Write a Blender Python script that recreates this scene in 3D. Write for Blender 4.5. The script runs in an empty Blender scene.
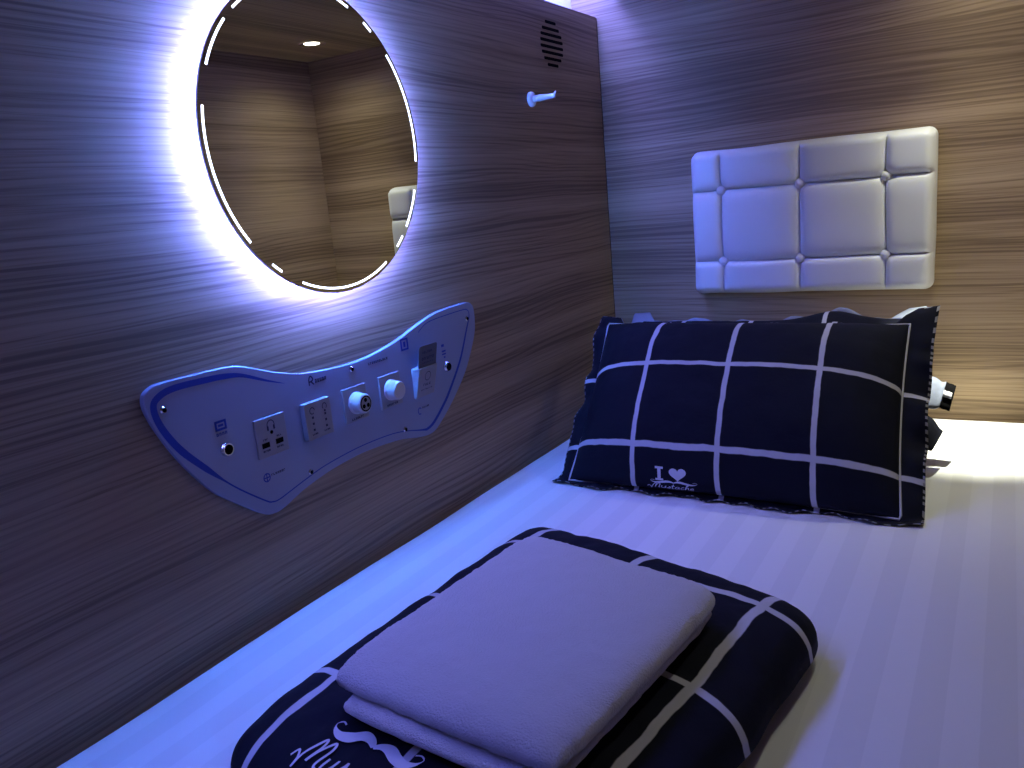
import bpy, bmesh, math, random
from mathutils import Vector, noise, Matrix
random.seed(7)
SC = bpy.context.scene
COL = SC.collection

# ------------------------------------------------------------------ helpers
def tag(o, label=None, cat=None, group=None, kind=None):
    if label: o['label'] = label
    if cat: o['category'] = cat
    if group: o['group'] = group
    if kind: o['kind'] = kind
    return o

def thing(name, label, cat, loc=(0, 0, 0), group=None):
    o = bpy.data.objects.new(name, None)
    COL.objects.link(o)
    o.location = loc
    o.empty_display_size = 0.02
    return tag(o, label, cat, group)

def obj(name, bm, mat, parent=None, smooth=False, label=None):
    me = bpy.data.meshes.new(name)
    bm.normal_update()
    bm.to_mesh(me)
    bm.free()
    o = bpy.data.objects.new(name, me)
    COL.objects.link(o)
    if mat: me.materials.append(mat)
    if smooth:
        for p in me.polygons: p.use_smooth = True
    if parent:
        o.parent = parent
        off = Vector(parent.location)
        q = parent.parent
        while q:
            off += Vector(q.location); q = q.parent
        for v in me.vertices: v.co -= off      # meshes are written in place, the empty is their base
    if label: o['label'] = label
    return o

def subdiv(o, n=1):
    m = o.modifiers.new('Subdivision', 'SUBSURF'); m.levels = n; m.render_levels = n
    return o

def bevel(o, w, seg=3):
    m = o.modifiers.new('Bevel', 'BEVEL'); m.width = w; m.segments = seg; m.limit_method = 'ANGLE'
    return o

def add_box(bm, a, b):
    x0, y0, z0 = a; x1, y1, z1 = b
    v = [bm.verts.new(p) for p in ((x0,y0,z0),(x1,y0,z0),(x1,y1,z0),(x0,y1,z0),(x0,y0,z1),(x1,y0,z1),(x1,y1,z1),(x0,y1,z1))]
    for f in ((3,2,1,0),(4,5,6,7),(0,1,5,4),(1,2,6,5),(2,3,7,6),(3,0,4,7)):
        bm.faces.new([v[i] for i in f])
    return v

def box(a, b):
    bm = bmesh.new(); add_box(bm, a, b); return bm

def lathe(bm, prof, org, axis='x', n=40):
    """revolve (distance along axis, radius) pairs about an axis through org"""
    o = Vector(org)
    A = {'x': (Vector((1,0,0)), Vector((0,1,0)), Vector((0,0,1))),
         'y': (Vector((0,1,0)), Vector((0,0,1)), Vector((1,0,0))),
         'z': (Vector((0,0,1)), Vector((1,0,0)), Vector((0,1,0)))}[axis]
    rings = []
    for d, r in prof:
        if r < 1e-6:
            rings.append([bm.verts.new(o + A[0]*d)])
        else:
            rings.append([bm.verts.new(o + A[0]*d + A[1]*r*math.cos(2*math.pi*i/n) + A[2]*r*math.sin(2*math.pi*i/n)) for i in range(n)])
    for a, b in zip(rings, rings[1:]):
        for i in range(n):
            j = (i+1) % n
            if len(a) == 1 and len(b) == 1: continue
            if len(a) == 1: bm.faces.new((a[0], b[j], b[i]))
            elif len(b) == 1: bm.faces.new((a[i], a[j], b[0]))
            else: bm.faces.new((a[i], a[j], b[j], b[i]))
    return bm

def lathe_bm(prof, org, axis='x', n=40):
    bm = bmesh.new(); lathe(bm, prof, org, axis, n)
    bmesh.ops.recalc_face_normals(bm, faces=bm.faces)
    return bm

def catmull(pts, n=8, closed=False):
    P = [Vector(p) for p in pts]; out = []; N = len(P)
    rng = range(N) if closed else range(N-1)
    for i in rng:
        if closed: a, b, c, d = P[(i-1) % N], P[i], P[(i+1) % N], P[(i+2) % N]
        else: a, b, c, d = P[max(i-1,0)], P[i], P[i+1], P[min(i+2,N-1)]
        for k in range(n):
            t = k/n
            out.append(0.5*((2*b)+(c-a)*t+(2*a-5*b+4*c-d)*t*t+(3*b-a-3*c+d)*t**3))
    if not closed: out.append(P[-1])
    return out

def ribbon(bm, pts2, width, F):
    """a flat stroke along a 2D polyline, carried onto a surface by F(a, b); width number or f(t)"""
    n = len(pts2); L = []; R = []
    for i, p in enumerate(pts2):
        d = (pts2[min(i+1,n-1)] - pts2[max(i-1,0)])
        if d.length < 1e-9: d = Vector((1,0))
        d.normalize(); q = Vector((-d.y, d.x))
        w = width(i/(n-1)) if callable(width) else width
        L.append(bm.verts.new(F(*(p+q*w/2)))); R.append(bm.verts.new(F(*(p-q*w/2))))
    for i in range(n-1):
        bm.faces.new((L[i], R[i], R[i+1], L[i+1]))
    return bm

def fan(bm, pts2, F, rings=3):
    c = sum(pts2, Vector((0,0)))/len(pts2)
    prev = [bm.verts.new(F(*p)) for p in pts2]; n = len(prev)
    for k in range(1, rings):
        t = 1-k/rings
        cur = [bm.verts.new(F(*(c+(p-c)*t))) for p in pts2]
        for i in range(n):
            j = (i+1) % n
            bm.faces.new((prev[i], prev[j], cur[j], cur[i]))
        prev = cur
    cv = bm.verts.new(F(*c))
    for i in range(n): bm.faces.new((prev[i], prev[(i+1) % n], cv))
    return bm

def tube(bm, pts, r, n=8, closed=False):
    P = [Vector(p) for p in pts]; N = len(P); rings = []
    up = None
    for i in range(N):
        if closed: d = P[(i+1) % N]-P[i-1]
        else: d = P[min(i+1,N-1)]-P[max(i-1,0)]
        d.normalize()
        a = d.orthogonal() if up is None else (up - d*up.dot(d))
        if a.length < 1e-6: a = d.orthogonal()
        a.normalize(); up = a; b = d.cross(a)
        rr = r(i/(N-1)) if callable(r) else r
        rings.append([bm.verts.new(P[i]+(a*math.cos(2*math.pi*k/n)+b*math.sin(2*math.pi*k/n))*rr) for k in range(n)])
    for i in range(N if closed else N-1):
        A, B = rings[i], rings[(i+1) % N]
        for k in range(n):
            bm.faces.new((A[k], A[(k+1) % n], B[(k+1) % n], B[k]))
    if not closed:
        bm.faces.new(rings[0][::-1]); bm.faces.new(rings[-1])
    return bm

def fbm(x, y, z=0.0, o=3):
    s = 0; a = 1
    for i in range(o):
        s += a*noise.noise(Vector((x, y, z))); x *= 2.03; y *= 2.03; z *= 2.03; a *= .5
    return s

# ------------------------------------------------------------------ materials
def mat(name, col=(.8,.8,.8), rough=.5, metal=0.0, spec=.5, bump=None, sheen=0.0, emit=None, estr=0.0, coat=0.0):
    m = bpy.data.materials.new(name); m.use_nodes = True
    nt = m.node_tree; b = nt.nodes['Principled BSDF']
    b.inputs['Base Color'].default_value = (*col, 1); b.inputs['Roughness'].default_value = rough
    b.inputs['Metallic'].default_value = metal; b.inputs['Specular IOR Level'].default_value = spec
    b.inputs['Sheen Weight'].default_value = sheen; b.inputs['Coat Weight'].default_value = coat
    if emit:
        b.inputs['Emission Color'].default_value = (*emit, 1); b.inputs['Emission Strength'].default_value = estr
    tc = nt.nodes.new('ShaderNodeTexCoord'); n = nt.nodes.new('ShaderNodeTexNoise')
    nt.links.new(tc.outputs['Object'], n.inputs['Vector'])
    n.inputs['Scale'].default_value = bump[0] if bump else 40
    n.inputs['Detail'].default_value = 4
    if bump:
        bp = nt.nodes.new('ShaderNodeBump'); bp.inputs['Strength'].default_value = bump[1]; bp.inputs['Distance'].default_value = bump[2] if len(bump) > 2 else .001
        nt.links.new(n.outputs['Fac'], bp.inputs['Height']); nt.links.new(bp.outputs['Normal'], b.inputs['Normal'])
    else:
        r = nt.nodes.new('ShaderNodeMapRange'); r.inputs['To Min'].default_value = max(rough-.04, 0); r.inputs['To Max'].default_value = rough+.04
        if rough > .02:
            nt.links.new(n.outputs['Fac'], r.inputs['Value']); nt.links.new(r.outputs['Result'], b.inputs['Roughness'])
    return m

class NT:
    def __init__(s, m): s.t = m.node_tree
    def n(s, typ, **kw):
        x = s.t.nodes.new(typ)
        for k, v in kw.items(): setattr(x, k, v)
        return x
    def l(s, a, b): s.t.links.new(a, b)
    def math(s, op, a, b=None, c=None):
        x = s.n('ShaderNodeMath', operation=op)
        for i, v in enumerate((a, b, c)):
            if v is None: continue
            if isinstance(v, (int, float)): x.inputs[i].default_value = v
            else: s.l(v, x.inputs[i])
        return x.outputs[0]
    def comb(s, x, y, z):
        c = s.n('ShaderNodeCombineXYZ')
        for i, v in enumerate((x, y, z)):
            if isinstance(v, (int, float)): c.inputs[i].default_value = v
            else: s.l(v, c.inputs[i])
        return c.outputs[0]
    def noise(s, vec, scale=1.0, detail=2.0, rough=.5):
        x = s.n('ShaderNodeTexNoise'); s.l(vec, x.inputs['Vector'])
        x.inputs['Scale'].default_value = scale; x.inputs['Detail'].default_value = detail; x.inputs['Roughness'].default_value = rough
        return x.outputs['Fac']
    def ramp(s, fac, stops):
        x = s.n('ShaderNodeValToRGB'); e = x.color_ramp.elements
        while len(e) < len(stops): e.new(.5)
        for i, (p, c) in enumerate(stops):
            e[i].position = p; e[i].color = (c, c, c, 1) if isinstance(c, (int, float)) else (*c, 1)
        s.l(fac, x.inputs['Fac']); return x.outputs['Color']
    def mix(s, fac, a, b, blend='MIX'):
        x = s.n('ShaderNodeMix', data_type='RGBA', blend_type=blend)
        if isinstance(fac, (int, float)): x.inputs[0].default_value = fac
        else: s.l(fac, x.inputs[0])
        for i, v in ((6, a), (7, b)):
            if isinstance(v, tuple): x.inputs[i].default_value = (*v, 1)
            else: s.l(v, x.inputs[i])
        return x.outputs[2]

def wood(name, axis, off=0.0, tint=(1,1,1)):
    """oak laminate with the grain running along one world axis, bands across the other"""
    m = bpy.data.materials.new(name); m.use_nodes = True
    N = NT(m); b = m.node_tree.nodes['Principled BSDF']
    tc = N.n('ShaderNodeTexCoord'); sp = N.n('ShaderNodeSeparateXYZ'); N.l(tc.outputs['Object'], sp.inputs[0])
    X, Y, Z = sp.outputs
    L, T = {'y': (Y, Z), 'x': (X, Z), 'yx': (Y, X)}[axis]
    L = N.math('ADD', L, off)
    w1 = N.noise(N.comb(N.math('MULTIPLY', L, 1.6), N.math('MULTIPLY', T, 9), off), 1, 2)
    Tw = N.math('ADD', T, N.math('MULTIPLY', N.math('SUBTRACT', w1, .5), .016))
    bands = N.noise(N.comb(N.math('MULTIPLY', L, .35), N.math('MULTIPLY', Tw, 17), off+3), 1, 3)
    arch = N.noise(N.comb(N.math('MULTIPLY', L, 1.3), N.math('MULTIPLY', T, 9), off+9), 1, 1)
    ph = N.math('ADD', N.math('MULTIPLY', Tw, 620), N.math('MULTIPLY', arch, 46))
    rings = N.math('MULTIPLY_ADD', N.math('SINE', ph), .5, .5)
    fine = N.noise(N.comb(N.math('MULTIPLY', L, 3.2), N.math('MULTIPLY', Tw, 300), off), 1, 4, .65)
    streak = N.noise(N.comb(N.math('MULTIPLY', L, 1.2), N.math('MULTIPLY', Tw, 170), off+5), 1, 3, .6)
    base = N.ramp(bands, [(.32, tuple(a*t for a, t in zip((.28,.195,.115), tint))), (.5, tuple(a*t for a, t in zip((.40,.285,.172), tint))), (.68, tuple(a*t for a, t in zip((.47,.345,.215), tint)))])
    mask = N.ramp(bands, [(.42, 1.0), (.56, .3)])
    d1 = N.math('MULTIPLY', N.ramp(streak, [(.47, 0.0), (.58, 1.0)]), mask)
    d2 = N.math('MULTIPLY', N.math('MULTIPLY', N.ramp(rings, [(.55, 0.0), (.95, 1.0)]), mask), .75)
    d3 = N.math('MULTIPLY', N.ramp(fine, [(.5, 0.0), (.64, 1.0)]), .6)
    dark = N.math('MINIMUM', N.math('ADD', N.math('ADD', N.math('MULTIPLY', d1, .6), d2), d3), 1.0)
    col = N.mix(N.math('MULTIPLY', dark, .62), base, tuple(a*t for a, t in zip((.10,.062,.036), tint)))
    N.l(col, b.inputs['Base Color'])
    b.inputs['Roughness'].default_value = .5; b.inputs['Specular IOR Level'].default_value = .25
    bp = N.n('ShaderNodeBump'); bp.inputs['Strength'].default_value = .12; bp.inputs['Distance'].default_value = .0006
    N.l(fine, bp.inputs['Height']); N.l(bp.outputs['Normal'], b.inputs['Normal'])
    return m

def cloth_grid(name, pu, pv, u0, v0, w, cloth=(.005,.006,.013), line=(.50,.50,.55), trim=None):
    """navy cotton woven with pale lines every pu by pv metres of fabric (UV in metres)"""
    m = bpy.data.materials.new(name); m.use_nodes = True
    N = NT(m); b = m.node_tree.nodes['Principled BSDF']
    uv = N.n('ShaderNodeUVMap', uv_map='UVMap'); sp = N.n('ShaderNodeSeparateXYZ'); N.l(uv.outputs['UV'], sp.inputs[0])
    tc = N.n('ShaderNodeTexCoord')
    wob = N.math('MULTIPLY', N.math('SUBTRACT', N.noise(tc.outputs['Object'], 30, 2), .5), .004)
    def dist(c, o, p): return N.math('PINGPONG', N.math('ADD', N.math('SUBTRACT', c, o), wob), p/2)
    du = dist(sp.outputs[0], u0, pu); dv = dist(sp.outputs[1], v0, pv)
    dd = N.math('MINIMUM', du, dv)
    k = N.n('ShaderNodeMapRange'); k.inputs['From Min'].default_value = w/2+.0006; k.inputs['From Max'].default_value = w/2-.0006
    N.l(dd, k.inputs['Value'])
    weave = N.noise(tc.outputs['Object'], 900, 2)
    c1 = N.mix(N.math('MULTIPLY', weave, .5), cloth, tuple(a*1.5 for a in cloth))
    c2 = N.mix(k.outputs[0], c1, line)
    if trim:      # overlocked edge: short pale stitches
        e = N.n('ShaderNodeUVMap', uv_map='Edge'); es = N.n('ShaderNodeSeparateXYZ'); N.l(e.outputs['UV'], es.inputs[0])
        msk = N.math('MULTIPLY', N.math('GREATER_THAN', es.outputs[1], .9), N.math('GREATER_THAN', N.math('FRACT', es.outputs[0]), .5))
        c2 = N.mix(msk, c2, trim)
    N.l(c2, b.inputs['Base Color'])
    b.inputs['Roughness'].default_value = .85; b.inputs['Specular IOR Level'].default_value = .15
    b.inputs['Sheen Weight'].default_value = .0
    wr = N.noise(tc.outputs['Object'], 38, 3, .55)
    bp = N.n('ShaderNodeBump'); bp.inputs['Strength'].default_value = .35; bp.inputs['Distance'].default_value = .004
    N.l(wr, bp.inputs['Height'])
    bp2 = N.n('ShaderNodeBump'); bp2.inputs['Strength'].default_value = .15; bp2.inputs['Distance'].default_value = .0004
    N.l(weave, bp2.inputs['Height']); N.l(bp.outputs['Normal'], bp2.inputs['Normal'])
    N.l(bp2.outputs['Normal'], b.inputs['Normal'])
    return m

def emissive(name, col, s):
    m = bpy.data.materials.new(name); m.use_nodes = True
    nt = m.node_tree; nt.nodes.remove(nt.nodes['Principled BSDF'])
    e = nt.nodes.new('ShaderNodeEmission'); e.inputs['Color'].default_value = (*col, 1); e.inputs['Strength'].default_value = s
    nt.links.new(e.outputs[0], nt.nodes['Material Output'].inputs['Surface'])
    return m

BLUE = (.06, .25, 1.0)
HALO = (.17, .13, 1.0)
VIOLET = (.165, .195, 1.0)
M = dict(
    wood_left=wood('oak laminate left', 'y', 0.0),
    wood_back=wood('oak laminate back', 'x', 4.3),
    wood_right=wood('oak laminate right', 'y', 8.1),
    wood_ceiling=wood('oak laminate ceiling', 'yx', 2.7),
    shadow_gap=mat('dark joint', (.012,.01,.009), .9),
    white_plastic=mat('white plastic', (.74,.75,.78), .35),
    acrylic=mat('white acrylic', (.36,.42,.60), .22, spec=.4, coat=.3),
    plate=mat('silver grey plate', (.36,.37,.40), .38),
    print_blue=mat('printed blue', (.004,.05,.42), .45),
    print_dark=mat('printed dark navy', (.012,.02,.09), .5),
    black=mat('black recess', (.004,.004,.005), .9, spec=.05),
    chrome=mat('chrome', (.75,.75,.78), .16, 1.0),
    satin=mat('satin white metal', (.82,.84,.88), .28, .0, coat=.4),
    card=mat('grey card', (.13,.14,.17), .4),
    glass=mat('mirror silver', (.68,.70,.69), .0, 1.0),
    glass_back=mat('mirror backing', (.10,.10,.12), .6),
    leather=mat('white leatherette', (.90,.92,.94), .42, bump=(420, .12, .0006), coat=.05),
    thread=mat('pale piping', (.52,.52,.56), .8),
    pale=mat('pale print', (.60,.60,.65), .85),
    led=emissive('blue led', BLUE, 265),
    led_back=emissive('blue led facing wall', HALO, 330),
    bar=emissive('mirror light bar', (.72,.78,1.0), 5.0),
    strip=emissive('violet led strip', VIOLET, 52),
    lens=emissive('downlight lens', (1.0,.93,.82), 14),
)

# ------------------------------------------------------------------ room shell
YF = -2.4; ZC = .992; ZF = -.13; WX = 1.0; WT = .943
def struct(name, bm, m, label=None):
    o = obj(name, bm, m); o['kind'] = 'structure'
    if label: o['label'] = label
    return o
struct('floor', box((-.06, YF-.02, ZF-.03), (WX+.02, .02, ZF)), M['wood_right'])
struct('wall_left', box((-.02, YF, ZF), (0, -.0045, WT)), M['wood_left'])
struct('wall_back', box((-.08, 0, ZF), (WX+.02, .02, 1.09)), M['wood_back'])
struct('wall_right', box((WX, YF, ZF), (WX+.02, 0, ZC)), M['wood_right'])
struct('ceiling', box((.036, YF-.02, ZC), (WX+.02, .02, ZC+.02)), M['wood_ceiling'])
struct('wall_front', box((-.08, YF-.02, ZF), (WX+.02, YF, 1.09)), M['wood_back'])
# light cove above the left wall: a white-lined trough, open downwards between wall and ceiling
bm = bmesh.new()
add_box(bm, (-.08, YF, WT-.03), (-.065, 0, 1.09)); add_box(bm, (-.065, YF, 1.075), (.036, 0, 1.09)); add_box(bm, (.036, YF, ZC+.02), (.046, 0, 1.09)); add_box(bm, (-.065, YF, WT-.03), (-.02, 0, WT-.012))
struct('trim_1', bm, M['white_plastic'])
struct('trim_2', box((-.012, -.0042, ZF), (-.0008, -.0002, WT-.001)), M['shadow_gap'])

# ------------------------------------------------------------------ led strip along the top of the left wall
t = thing('led_strip', 'violet LED light strip along the top edge of the left wood wall', 'led strip', (-.012, -1.0, 1.075))
obj('channel', box((-.042, YF+.02, 1.067), (.014, -.004, 1.075)), M['white_plastic'], t)
obj('diffuser', box((-.038, YF+.03, 1.058), (.010, -.006, 1.067)), M['strip'], t, label='glowing violet diffuser')

# ------------------------------------------------------------------ round mirror
MY, MZ, MR = -1.0164, .6404, .2125
t = thing('round_mirror', 'round backlit mirror with dashed light bars on the left wood wall', 'mirror', (0, MY, MZ))
obj('mirror_glass', lathe_bm([(.0255, 0), (.0255, MR-.001), (.0262, MR), (.0295, MR), (.03, MR-.0008), (.03, 0)], (0, MY, MZ), n=160), M['glass'], t)
obj('backing_disc', lathe_bm([(.0215, 0), (.0215, .1835), (.0253, .1835), (.0253, 0)], (0, MY, MZ), n=96), M['glass_back'], t)
obj('housing', lathe_bm([(.0004, 0), (.0004, .182), (.0213, .182), (.0213, 0)], (0, MY, MZ), n=96), M['white_plastic'], t, smooth=False)
obj('led_ring', lathe_bm([(.008, .1835), (.019, .1835), (.019, .186), (.008, .186), (.008, .1835)], (0, MY, MZ), n=96), M['led'], t, label='glowing blue LED ring behind the glass')
obj('led_ring', lathe_bm([(.0218, .1890), (.0218, .2000), (.0226, .2000), (.0226, .1890), (.0218, .1890)], (0, MY, MZ), n=96), M['led_back'], t, label='glowing blue LED ring facing the wall')
for a0, a1 in ((66,117),(124,130),(136.1,155.2),(169.1,218.2),(230.4,235.5),(246.5,299),(309.5,315.6),(321,339.1),(352.1,399.2),(51.2-3.5,51.2-3.6),(46+5.2,56.2)):
    if a1 < a0: continue
    bm = bmesh.new(); n = max(3, int((a1-a0)/1.5)); R_ = .2058; W_ = .0014
    vs = []
    for i in range(n+1):
        a = math.radians(a0+(a1-a0)*i/n)
        vs.append([bm.verts.new((x, MY+r*math.cos(a), MZ+r*math.sin(a))) for x, r in ((.0301,R_-W_),(.0306,R_-W_),(.0306,R_+W_),(.0301,R_+W_))])
    for A, B in zip(vs, vs[1:]):
        for k in range(3): bm.faces.new((A[k], A[k+1], B[k+1], B[k]))
    bm.faces.new(vs[0]); bm.faces.new(vs[-1][::-1])
    bmesh.ops.recalc_face_normals(bm, faces=bm.faces)
    obj('light_bar', bm, M['bar'], t)

# ------------------------------------------------------------------ slotted vent
t = thing('air_vent', 'black slotted vent high on the left wood wall near the corner', 'vent', (0, -.243, .857))
for z, y0, y1 in ((.901,-.267,-.218),(.8875,-.283,-.205),(.8755,-.291,-.195),(.8635,-.294,-.191),(.851,-.295,-.191),(.839,-.291,-.193),(.8265,-.283,-.203),(.814,-.269,-.219)):
    h = .0032; bm = bmesh.new(); pts = []
    for k in range(9):
        a = math.pi/2+math.pi*k/8; pts.append((y0+h+h*math.cos(a), z+h*math.sin(a)))
    for k in range(9):
        a = -math.pi/2+math.pi*k/8; pts.append((y1-h+h*math.cos(a), z+h*math.sin(a)))
    f = bm.faces.new([bm.verts.new((.0001, *p)) for p in pts])
    r = bmesh.ops.extrude_face_region(bm, geom=[f])
    for v in r['geom']:
        if isinstance(v, bmesh.types.BMVert): v.co.x = .0004
    bmesh.ops.recalc_face_normals(bm, faces=bm.faces)
    obj('slot', bm, M['black'], t)

# ------------------------------------------------------------------ coat hook
HY, HZ = -.358, .737
t = thing('wall_hook', 'small white peg hook on the left wood wall below the vent', 'hook', (0, HY, HZ))
obj('rose', lathe_bm([(.0003, 0), (.0003, .0150), (.003, .0155), (.0065, .0145), (.009, .010), (.0095, 0)], (0, HY, HZ), n=40), M['satin'], t, smooth=True)
bm = lathe_bm([(.008, 0), (.008, .0062), (.018, .0068), (.0195, .0052), (.021, .0072), (.040, .0056), (.056, .0050), (.058, .0042), (.0585, 0)], (0, HY, HZ), n=28)
obj('peg', bm, M['satin'], t, smooth=True)
bm = bmesh.new(); tube(bm, [(.054, HY, HZ+.001), (.058, HY, HZ+.005), (.061, HY, HZ+.0085)], lambda s: .0030-.0018*s, 10)
obj('tip', bm, M['satin'], t, smooth=True)

# ------------------------------------------------------------------ control panel
PX = .002; PF = .009
panel_pts = [(-1.353,.349),(-1.342,.360),(-1.317,.363),(-1.231,.361),(-1.201,.355),(-1.158,.339),(-1.108,.325),(-1.060,.3195),(-1.027,.3175),(-.985,.317),(-.945,.3205),(-.885,.331),(-.822,.348),(-.780,.357),(-.747,.360),(-.690,.362),(-.668,.359),(-.657,.345),(-.660,.306),(-.683,.265),(-.710,.231),(-.755,.192),(-.800,.162),(-.825,.153),(-.860,.156),(-.912,.167),(-.986,.173),(-1.03,.1728),(-1.078,.169),(-1.131,.160),(-1.170,.1485),(-1.190,.146),(-1.210,.152),(-1.246,.179),(-1.280,.208),(-1.312,.250),(-1.335,.290),(-1.351,.327)]
t = thing('control_panel', 'white butterfly-shaped control panel with sockets and knobs below the round mirror', 'control panel', (0, -1.0, .25))
PANEL = t
outline = catmull([Vector(p) for p in panel_pts], 6, True)
bm = bmesh.new()
fa = bm.faces.new([bm.verts.new((.0003, p.x, p.y)) for p in outline])
r = bmesh.ops.extrude_face_region(bm, geom=[fa])
for v in r['geom']:
    if isinstance(v, bmesh.types.BMVert): v.co.x = PF
bmesh.ops.recalc_face_normals(bm, faces=bm.faces)
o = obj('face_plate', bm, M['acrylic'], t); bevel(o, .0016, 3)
def onp(x): return lambda a, b: Vector((x, a, b))
stripe_a = [(-1.140,.318),(-1.170,.329),(-1.209,.345),(-1.235,.350),(-1.263,.352),(-1.310,.353),(-1.333,.348),(-1.343,.337),(-1.338,.312),(-1.320,.280),(-1.293,.249),(-1.250,.206),(-1.205,.170),(-1.192,.1635),(-1.180,.163),(-1.160,.167),(-1.129,.1735),(-1.085,.181),(-1.014,.1855),(-.945,.184),(-.900,.1785),(-.850,.1665),(-.835,.1650),(-.815,.172),(-.785,.193),(-.762,.213),(-.719,.261),(-.690,.310),(-.676,.335),(-.679,.347),(-.694,.350),(-.747,.349),(-.790,.347),(-.812,.343),(-.832,.333)]
st = catmull([Vector(p) for p in stripe_a], 6)
def sw(s):
    k = [(0,.0003),(.03,.003),(.09,.0075),(.17,.0085),(.27,.0095),(.30,.008),(.315,.0022),(.5,.0016),(.60,.0016),(.635,.0045),(.68,.006),(.74,.006),(.79,.0045),(.84,.0018),(1,.0012)]
    for (a, x), (b, y) in zip(k, k[1:]):
        if a <= s <= b: return x+(y-x)*(s-a)/(b-a)
    return .0015
bm = bmesh.new(); ribbon(bm, st, sw, onp(PF+.0003))
obj('printed_stripe', bm, M['print_blue'], t, label='blue printed border line')

def screw(y, z, r=.0062):
    o = obj('screw', lathe_bm([(PF-.001, 0), (PF-.001, r), (PF+.0012, r), (PF+.003, r*.72), (PF+.0028, r*.45), (PF+.001, r*.4), (PF+.001, 0)], (0, y, z), n=24), M['chrome'], PANEL, smooth=False, label='small chrome screw cap')
    obj('recess', lathe_bm([(PF+.0012, 0), (PF+.0012, r*.62), (PF+.0032, r*.60), (PF+.0032, 0)], (0, y, z), n=20), M['black'], o)
for y, z in ((-1.331,.331),(-1.117,.181),(-.897,.181),(-1.005,.308),(-.685,.332)): screw(y, z, .0046)
def jack(y, z):
    o = obj('jack', lathe_bm([(PF-.001, 0), (PF-.001, .0095), (PF+.002, .0095), (PF+.0055, .0078), (PF+.0055, .0050), (PF+.001, .0046), (PF+.001, 0)], (0, y, z), n=28), M['chrome'], PANEL, label='round chrome headphone jack')
    obj('hole', lathe_bm([(PF+.0011, 0), (PF+.0011, .0068), (PF+.0057, .0066), (PF+.0057, 0)], (0, y, z), n=24), M['black'], o)
jack(-1.253, .258); jack(-.762, .259)

def prints(name, rects, m, parent, x):
    bm = bmesh.new()
    for y0, z0, y1, z1 in rects: add_box(bm, (x, y0, z0), (x+.0003, y1, z1))
    return obj(name, bm, m, parent)
def textrow(y0, z0, w, h, n):
    rng = random.Random(int((y0+z0)*1e4)); out = []; s = w/n
    for i in range(n):
        a = y0+i*s; k = rng.random()
        out.append((a+.1*s, z0, a+.32*s, z0+h))
        if k > .35: out.append((a+.1*s, z0+h*.75, a+.78*s, z0+h))
        if k < .6: out.append((a+.1*s, z0, a+.75*s, z0+h*.25))
        if .2 < k < .8: out.append((a+.55*s, z0, a+.78*s, z0+h))
    return out
# printed icons and lettering, as small as the photo shows them
bm = bmesh.new()
F = onp(PF+.0003)
ribbon(bm, catmull([Vector(p) for p in ((-1.0945,.3035),(-1.0945,.3115),(-1.0915,.3165),(-1.088,.3145),(-1.087,.311),(-1.090,.309),(-1.0945,.3085))], 5), .0022, F)
ribbon(bm, [Vector((-1.0905,.3085)), Vector((-1.0855,.3035))], .0022, F)
obj('logo', bm, M['print_dark'], t)
prints('lettering', textrow(-1.083,.305,.024,.0055,5), M['print_dark'], t, PF)
prints('lettering', textrow(-.966,.3055,.048,.0038,11), M['print_dark'], t, PF)
prints('icon', [(-.882,.3105,-.862,.3135),(-.882,.3275,-.862,.3305),(-.882,.3105,-.8785,.3305),(-.8655,.3105,-.862,.3305),(-.8745,.316,-.8695,.325)], M['print_blue'], t, PF)
prints('icon', [(-1.264,.284,-1.246,.287),(-1.264,.294,-1.246,.297),(-1.264,.284,-1.261,.297),(-1.249,.284,-1.246,.297),(-1.259,.289,-1.251,.292)]+textrow(-1.264,.2775,.018,.0038,4), M['print_blue'], t, PF)
prints('icon', [(-.771,.2955,-.7635,.3),(-.771,.286,-.760,.289),(-.771,.281,-.760,.2835),(-.7665,.275,-.7625,.278)], M['print_blue'], t, PF)
bm = bmesh.new(); ribbon(bm, [Vector((-1.196+.0055*math.cos(a*.35), .1995+.0055*math.sin(a*.35))) for a in range(19)], .0018, F)
ribbon(bm, [Vector((-1.196,.194)), Vector((-1.196,.205))], .0016, F); ribbon(bm, [Vector((-1.2015,.1995)), Vector((-1.1905,.1995))], .0016, F)
obj('icon', bm, M['print_blue'], t)
prints('lettering', textrow(-1.188,.199,.026,.003,7), M['print_dark'], t, PF)
bm = bmesh.new(); ribbon(bm, [Vector((-.852+.0045*math.cos(.5+a*.3), .2005+.0055*math.sin(.5+a*.3))) for a in range(17)], .0018, F)
obj('icon', bm, M['print_blue'], t)
prints('lettering', textrow(-.845,.203,.020,.003,6), M['print_dark'], t, PF)

def plate(name, yc, zc, w, h, d, label, taper=0.0):
    bm = bmesh.new(); v = add_box(bm, (PF-.002, yc-w/2, zc-h/2), (PF+d, yc+w/2, zc+h/2))
    for q in v:
        if q.co.x > PF: q.co.y = yc+(q.co.y-yc)*(1-taper); q.co.z = zc+(q.co.z-zc)*(1-taper)
    o = obj(name, bm, M['plate'], PANEL, label=label); bevel(o, .0008, 2); return o
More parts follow.
